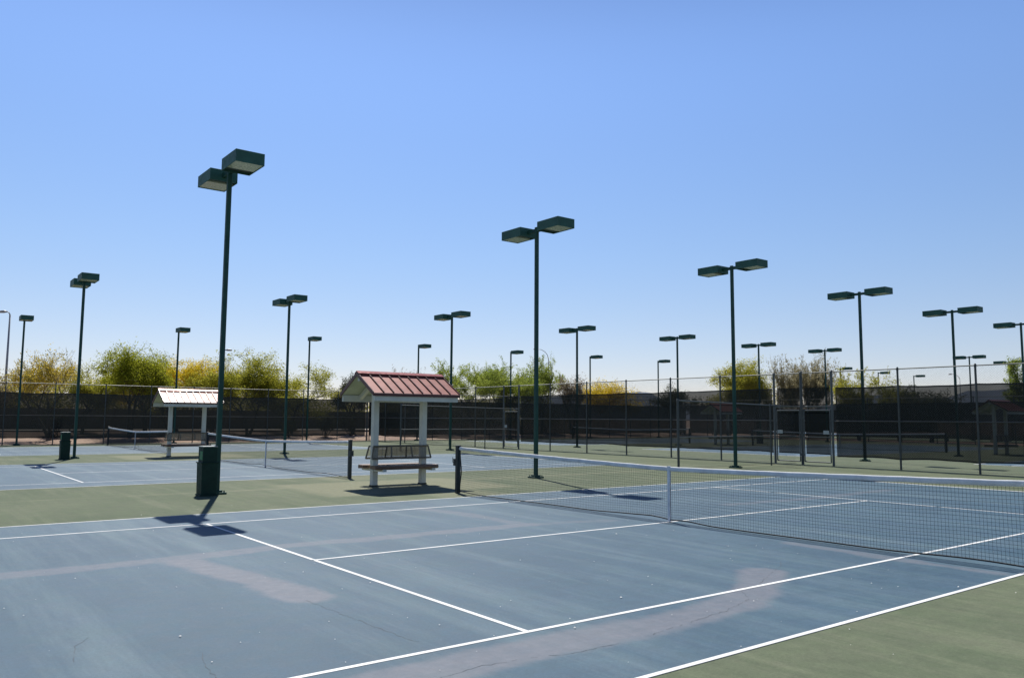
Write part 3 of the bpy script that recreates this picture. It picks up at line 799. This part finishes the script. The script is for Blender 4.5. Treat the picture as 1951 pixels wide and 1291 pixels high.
    o = bpy.data.objects.new('crown', me); COL.objects.link(o); o.parent = root
    return root

LF = {'green': leaf_mat('leaf_green', (.18, .215, .018), (.35, .35, .034)),
      'olive': leaf_mat('leaf_olive', (.20, .215, .026), (.40, .38, .05)),
      'yellow': leaf_mat('blossom_yellow', (.40, .32, .025), (.70, .52, .030)),
      'bright': leaf_mat('leaf_bright', (.16, .215, .034), (.30, .34, .070)),
      'yellowgreen': leaf_mat('leaf_yellow_green', (.26, .27, .030), (.44, .40, .055)),
      'mixed': leaf_mat('leaf_blossom_mixed', (.20, .20, .055), (.58, .42, .045)),
      'tan': leaf_mat('leaf_tan', (.16, .13, .085), (.29, .235, .15)),
      'thick': leaf_mat('leaf_thicket', (.12, .14, .03), (.34, .29, .06)),
      'tanolive': leaf_mat('leaf_tan_olive', (.19, .175, .095), (.33, .29, .17)),
      'dark': leaf_mat('leaf_dark', (.045, .055, .025), (.085, .085, .045))}
T = tree
T('desert_tree', 'sparse grey-twigged tree with orange-yellow bloom at the far left', -1.9, 51.5, 5.9, 4.7, 11, LF['mixed'], 'sparse', 6500, .10, 'twig')
T('desert_tree', 'pale bare twiggy tree cut by the left edge of the photo', -4.9, 56.5, 4.7, 3.4, 12, LF['tan'], 'sparse', 2200, .09, 'twig')
T('desert_tree', 'dense round green weeping tree left of the pale-roofed shelter', 3.3, 53, 6.35, 4.9, 13, LF['green'], 'dense', 26000, .11)
T('desert_tree', 'small yellow-green tree between the grey-twigged tree and the round green one', 1.0, 56.5, 5.3, 4.2, 14, LF['olive'], 'feathery', 12000, .10)
T('desert_tree', 'yellow blooming tree behind the pale-roofed bench shelter', 7.4, 57, 6.0, 6.6, 15, LF['yellow'], 'feathery', 17000, .10)
T('desert_tree', 'bright yellow blooming tree just left of the nearest pole', 10.6, 58, 6.1, 5.4, 35, LF['yellow'], 'feathery', 15000, .10)
T('desert_tree', 'thin yellow-green tree between the round green tree and the pale-roofed shelter', 5.6, 57.5, 5.7, 5.2, 38, LF['yellowgreen'], 'feathery', 12000, .10)
T('desert_tree', 'broad olive-green tree just right of the nearest pole', 12.2, 54, 6.6, 7.2, 16, LF['olive'], 'feathery', 23000, .11)
T('desert_tree', 'lower olive-green tree sloping down behind the second-row pole', 16.0, 54.5, 5.9, 7.0, 17, LF['olive'], 'feathery', 19000, .11)
T('desert_tree', 'small dark green tree at the left gable of the red-roofed shelter', 21.6, 54.5, 5.2, 3.2, 18, LF['dark'], 'feathery', 7000, .12)
T('desert_tree', 'low far tree in the open sky gap left of the red-roofed shelter', 19.2, 66, 4.1, 4.5, 19, LF['olive'], 'feathery', 6500, .12)
T('desert_tree', 'bare treetop peeking over the red roof ridge', 30.2, 60, 6.5, 4.6, 20, LF['tan'], 'sparse', 2600, .11, 'twig')
T('desert_tree', 'broad sparse bright green tree right of the red-roofed shelter', 34.6, 54, 7.0, 7.4, 21, LF['bright'], 'sparse', 19000, .12)
T('desert_tree', 'bright green tree with airy top behind the second near pole', 43.4, 55, 7.9, 5.6, 22, LF['bright'], 'sparse', 13000, .12)
T('desert_tree', 'lower leafy green tree filling between the two airy bright green trees', 39.0, 53, 5.7, 5.4, 36, LF['bright'], 'feathery', 12000, .12)
T('desert_tree', 'small brownish pointed tree right of the second near pole', 44.9, 52, 6.1, 2.7, 23, LF['tan'], 'feathery', 4500, .12)
T('blooming_bush', 'low vivid yellow bush showing over the fence screen', 51.3, 55, 5.7, 6.2, 24, LF['yellow'], 'dense', 12000, .13, cat='bush', trunk_r=.05)
T('desert_tree', 'dark brown bush behind the end of the near divider fence', 60.0, 51, 5.3, 6.6, 25, LF['dark'], 'feathery', 9000, .13, 'twig')
T('desert_tree', 'round yellow-green tree behind the third near pole', 61.5, 45.0, 7.8, 6.6, 26, LF['yellowgreen'], 'dense', 21000, .13)
T('desert_tree', 'smaller yellow-green tree at the right foot of the round one', 62.0, 42.2, 6.3, 4.2, 37, LF['yellowgreen'], 'dense', 9000, .13)
T('desert_tree', 'tan spiky dry tree above the double gates', 61.8, 37.0, 8.0, 6.2, 27, LF['tanolive'], 'spiky', 18000, .15, 'twig', trunk_r=.05, zlow=.05)
T('desert_tree', 'thin yellow-green tree right of the double gates', 62.0, 31.2, 6.6, 4.4, 28, LF['yellowgreen'], 'sparse', 8000, .12, 'twig')
T('desert_tree', 'small pale green treetop over the screen near the third fence post', 62.2, 27.6, 5.7, 3.2, 29, LF['olive'], 'feathery', 5000, .12)
T('desert_tree', 'dark low tree dim behind the screen left of the second pole from the right', 61.0, 24.2, 4.5, 6.0, 30, LF['dark'], 'feathery', 8000, .13)
T('desert_tree', 'leafy light green tree at the right edge of the photo', 62.0, 16.9, 6.7, 3.2, 31, LF['bright'], 'feathery', 9000, .13)
for i, (x, y, w, h, k, lab) in enumerate([(9.0, 52.5, 1.7, 1.6, 'dark', 'low dark shrub dim behind the side fence, left of the broad olive tree trunk'),
        (17.6, 51.5, 1.8, 1.7, 'dark', 'low dark shrub dim behind the side fence under the open sky gap'),
        (20.2, 51.8, 2.6, 2.1, 'dark', 'bigger dark shrub behind the side fence, left of the red-roofed shelter'),
        (14.9, 52.3, 1.5, 1.5, 'olive', 'low olive shrub dim behind the side fence by the second-row pole'),
        (-1.0, 54.5, 2.6, 2.0, 'dark', 'dark shrub dim behind the side fence at far left'),
        (27.0, 52.0, 3.0, 2.4, 'dark', 'dark shrub behind the fence right of the red-roofed shelter')]):
    T('desert_shrub', lab, x, y, h, w, 60 + i, LF[k], 'spiky', 3500, .09, group='low shrubs beyond the side fence', cat='shrub', zlow=.02, trunk_r=.03)

# the thicket beyond the trees: no plant in it can be told from the next
def thicket(label, x0, x1, y0, y1, h, seed, n, leaf):
    rg = np.random.default_rng(seed); nb = 170
    cx = rg.uniform(x0, x1, nb); cy = rg.uniform(y0, y1, nb); ch = h * rg.uniform(.62, 1.0, nb); cr_ = rg.uniform(1.2, 2.6, nb); bt = rg.uniform(0, 1, nb)
    k = rg.integers(0, nb, n); d = rg.normal(0, 1, (n, 3)); d /= np.linalg.norm(d, axis=1)[:, None]; d *= rg.uniform(.35, 1.05, n)[:, None] ** .5
    c = np.stack([cx[k] + d[:, 0] * cr_[k], cy[k] + d[:, 1] * cr_[k], .55 + ch[k] * (.5 + .5 * d[:, 2])], 1) + rg.normal(0, .10, (n, 3))
    a = rg.normal(0, 1, (n, 3)); a /= np.linalg.norm(a, axis=1)[:, None]; b = np.cross(a, rg.normal(0, 1, (n, 3))); b /= np.linalg.norm(b, axis=1)[:, None]
    l = rg.uniform(.12, .34, n)[:, None]
    v = np.stack([c - a * l * .5, c + b * l * .2, c + a * l * .5, c - b * l * .2], 1).reshape(-1, 3).astype(np.float32)
    me = bpy.data.meshes.new('thicket'); me.vertices.add(len(v)); me.vertices.foreach_set('co', v.ravel())
    me.loops.add(4 * n); me.loops.foreach_set('vertex_index', np.arange(4 * n, dtype=np.int32)); me.polygons.add(n)
    me.polygons.foreach_set('loop_start', np.arange(0, 4 * n, 4, dtype=np.int32)); me.update(calc_edges=True)
    set_tint(me, np.clip(bt[k] * .7 + rg.uniform(0, .3, n), 0, 1)); me.materials.append(leaf)
    o = bpy.data.objects.new('thicket', me); COL.objects.link(o); o['kind'] = 'stuff'
    tag(o, label, 'thicket')
thicket('low olive thicket far behind the shelter and the airy bright green trees', 19, 66, 76, 96, 4.6, 77, 34000, LF['olive'])
thicket('mixed green and yellow thicket close behind the desert trees at left', -26, 18, 66.5, 74, 5.3, 78, 60000, LF['thick'])

# ------------------------------------------------------------------ street lamps
def street_lamp(label, x, y, h, arm, ang, bend=.9):
    root = empty('street_lamp', (x, y, gz(x, y)), ang); tag(root, label, 'street lamp', 'grey street lamps beyond the trees'); h -= gz(x, y)
    mb = MB(); mb.tube([(0, 0, 0), (0, 0, h * .55), (0, 0, h - bend)], [.11, .09, .065], 8)
    pts = [(0, 0, h - bend)] + [(-arm * (1 - math.cos(t * math.pi / 2)), 0, h - bend + bend * math.sin(t * math.pi / 2)) for t in (.3, .55, .8, 1)]
    mb.tube(pts, [.06, .05, .045, .04, .04], 6); mb.build('pole', M['lamp_grey'], root, smooth=True)
    mb = MB(); mb.tube([(-arm + .05, 0, h + .0), (-arm - .25, 0, h + .02), (-arm - .6, 0, h + .0), (-arm - .72, 0, h - .02)], [.05, .12, .10, .03], 8)
    mb.build('lamp_head', M['lamp_grey'], root, smooth=True)
va = -.659
street_lamp('thin grey street lamp at the far left edge of the photo', -2.55, 70, 10.35, .28, va, .35)
street_lamp('street lamp whose head just shows beside the nearest pole above the olive tree', 18.5, 80, 8.95, .35, va + math.pi, .5)
street_lamp('tall street lamp with a curved arm behind the second near pole', 69.5, 85, 12.3, 1.6, va, 1.6)
street_lamp('faint distant street lamp head in the clear gap at right', 150, 60, 10.6, 1.4, va, .9)

# block wall beyond the trees, and far low hills
mb = MB()
for i in range(26):
    x = -60 + i * 3.6; mb.box((x, 64, .3), (x + 3.38, 64.2, 2.2)); mb.box((x - .12 - .1, 63.9, .3), (x + .0 - .02, 64.3, 2.3)); mb.box((x - .02, 63.96, 2.203), (x + 3.38, 64.24, 2.28))
o = mb.build('block_wall', M['block']); tag(o, 'tan block wall dim behind the trees at left', 'wall')
rg = np.random.default_rng(8); mb = MB(); n = 90; vs = []
for i in range(n + 1):
    a = R(38 + 77 * i / n); d = 3300
    hgt = 78 + 26 * math.sin(i * .23) + 16 * math.sin(i * .71 + 1) + 7 * math.sin(i * 1.9)
    for (dd, z) in ((d - 500, -6), (d - 150, max(5, hgt * .6)), (d, max(8, hgt)), (d + 400, -6)): vs.append((dd * math.sin(a), dd * math.cos(a), z))
fs = [(i * 4 + j, (i + 1) * 4 + j, (i + 1) * 4 + j + 1, i * 4 + j + 1) for i in range(n) for j in range(3)]
mb.add(vs, fs); struct(mb.build('hills', M['hill'], smooth=True))

# ------------------------------------------------------------------ sky, sun
SUN_EL, SUN_AZ = R(54), R(21)      # azimuth clockwise from +Y
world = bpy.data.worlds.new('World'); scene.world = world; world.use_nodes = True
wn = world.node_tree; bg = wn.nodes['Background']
sky = wn.nodes.new('ShaderNodeTexSky'); sky.sky_type = 'NISHITA'; sky.sun_disc = False
sky.sun_elevation = SUN_EL; sky.sun_rotation = SUN_AZ; sky.altitude = 300; sky.air_density = 1.0; sky.dust_density = .2; sky.ozone_density = 3.0
# sky tint: whiter at horizon, bluer above; dimmed overhead, out of view, to deepen shadows
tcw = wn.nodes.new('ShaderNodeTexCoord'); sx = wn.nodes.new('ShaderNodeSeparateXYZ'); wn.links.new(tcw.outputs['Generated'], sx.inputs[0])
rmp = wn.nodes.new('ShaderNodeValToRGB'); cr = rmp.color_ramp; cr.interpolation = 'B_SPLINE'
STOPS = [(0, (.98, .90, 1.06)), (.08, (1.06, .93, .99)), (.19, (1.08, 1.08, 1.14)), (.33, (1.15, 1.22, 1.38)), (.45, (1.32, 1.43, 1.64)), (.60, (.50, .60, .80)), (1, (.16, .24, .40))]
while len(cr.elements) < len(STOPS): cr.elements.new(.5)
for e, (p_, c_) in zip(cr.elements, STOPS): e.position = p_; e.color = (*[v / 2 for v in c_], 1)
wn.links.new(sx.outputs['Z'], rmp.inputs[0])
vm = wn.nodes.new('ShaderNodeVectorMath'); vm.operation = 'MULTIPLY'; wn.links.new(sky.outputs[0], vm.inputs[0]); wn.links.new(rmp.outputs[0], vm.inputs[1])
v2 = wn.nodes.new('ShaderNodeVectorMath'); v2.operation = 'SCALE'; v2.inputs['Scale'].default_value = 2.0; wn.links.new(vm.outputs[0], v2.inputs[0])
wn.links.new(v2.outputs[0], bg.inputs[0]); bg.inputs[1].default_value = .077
sl = bpy.data.lights.new('sun', 'SUN'); sl.energy = 5.0; sl.angle = R(.53); sl.color = (1, .955, .88)
so = bpy.data.objects.new('sun', sl); COL.objects.link(so)
sd = Vector((math.sin(SUN_AZ) * math.cos(SUN_EL), math.cos(SUN_AZ) * math.cos(SUN_EL), math.sin(SUN_EL)))
so.rotation_euler = sd.to_track_quat('Z', 'Y').to_euler(); so.location = (0, 0, 40)

# ------------------------------------------------------------------ camera
cam = bpy.data.cameras.new('camera'); co = bpy.data.objects.new('camera', cam); COL.objects.link(co)
yaw, pitch, roll = .6589, .0976, .0069
fwd = Vector((math.sin(yaw) * math.cos(pitch), math.cos(yaw) * math.cos(pitch), math.sin(pitch)))
right = Vector((math.cos(yaw), -math.sin(yaw), 0)); up = right.cross(fwd)
r2 = right * math.cos(roll) + up * math.sin(roll); u2 = -right * math.sin(roll) + up * math.cos(roll)
mat = Matrix((( r2.x, u2.x, -fwd.x, -10.6684), (r2.y, u2.y, -fwd.y, -9.3917), (r2.z, u2.z, -fwd.z, 1.7204), (0, 0, 0, 1)))
co.matrix_world = mat
cam.sensor_width = 36; cam.sensor_fit = 'HORIZONTAL'; cam.lens = 1547.2 / 1951 * 36; cam.clip_end = 9000; cam.clip_start = .05
scene.camera = co

scene.view_settings.view_transform = 'Standard'; scene.view_settings.look = 'None'
scene.view_settings.exposure = .38; scene.view_settings.gamma = 1
scene.render.engine = 'CYCLES'
scene.cycles.transparent_max_bounces = 32
scene.cycles.max_bounces = 8
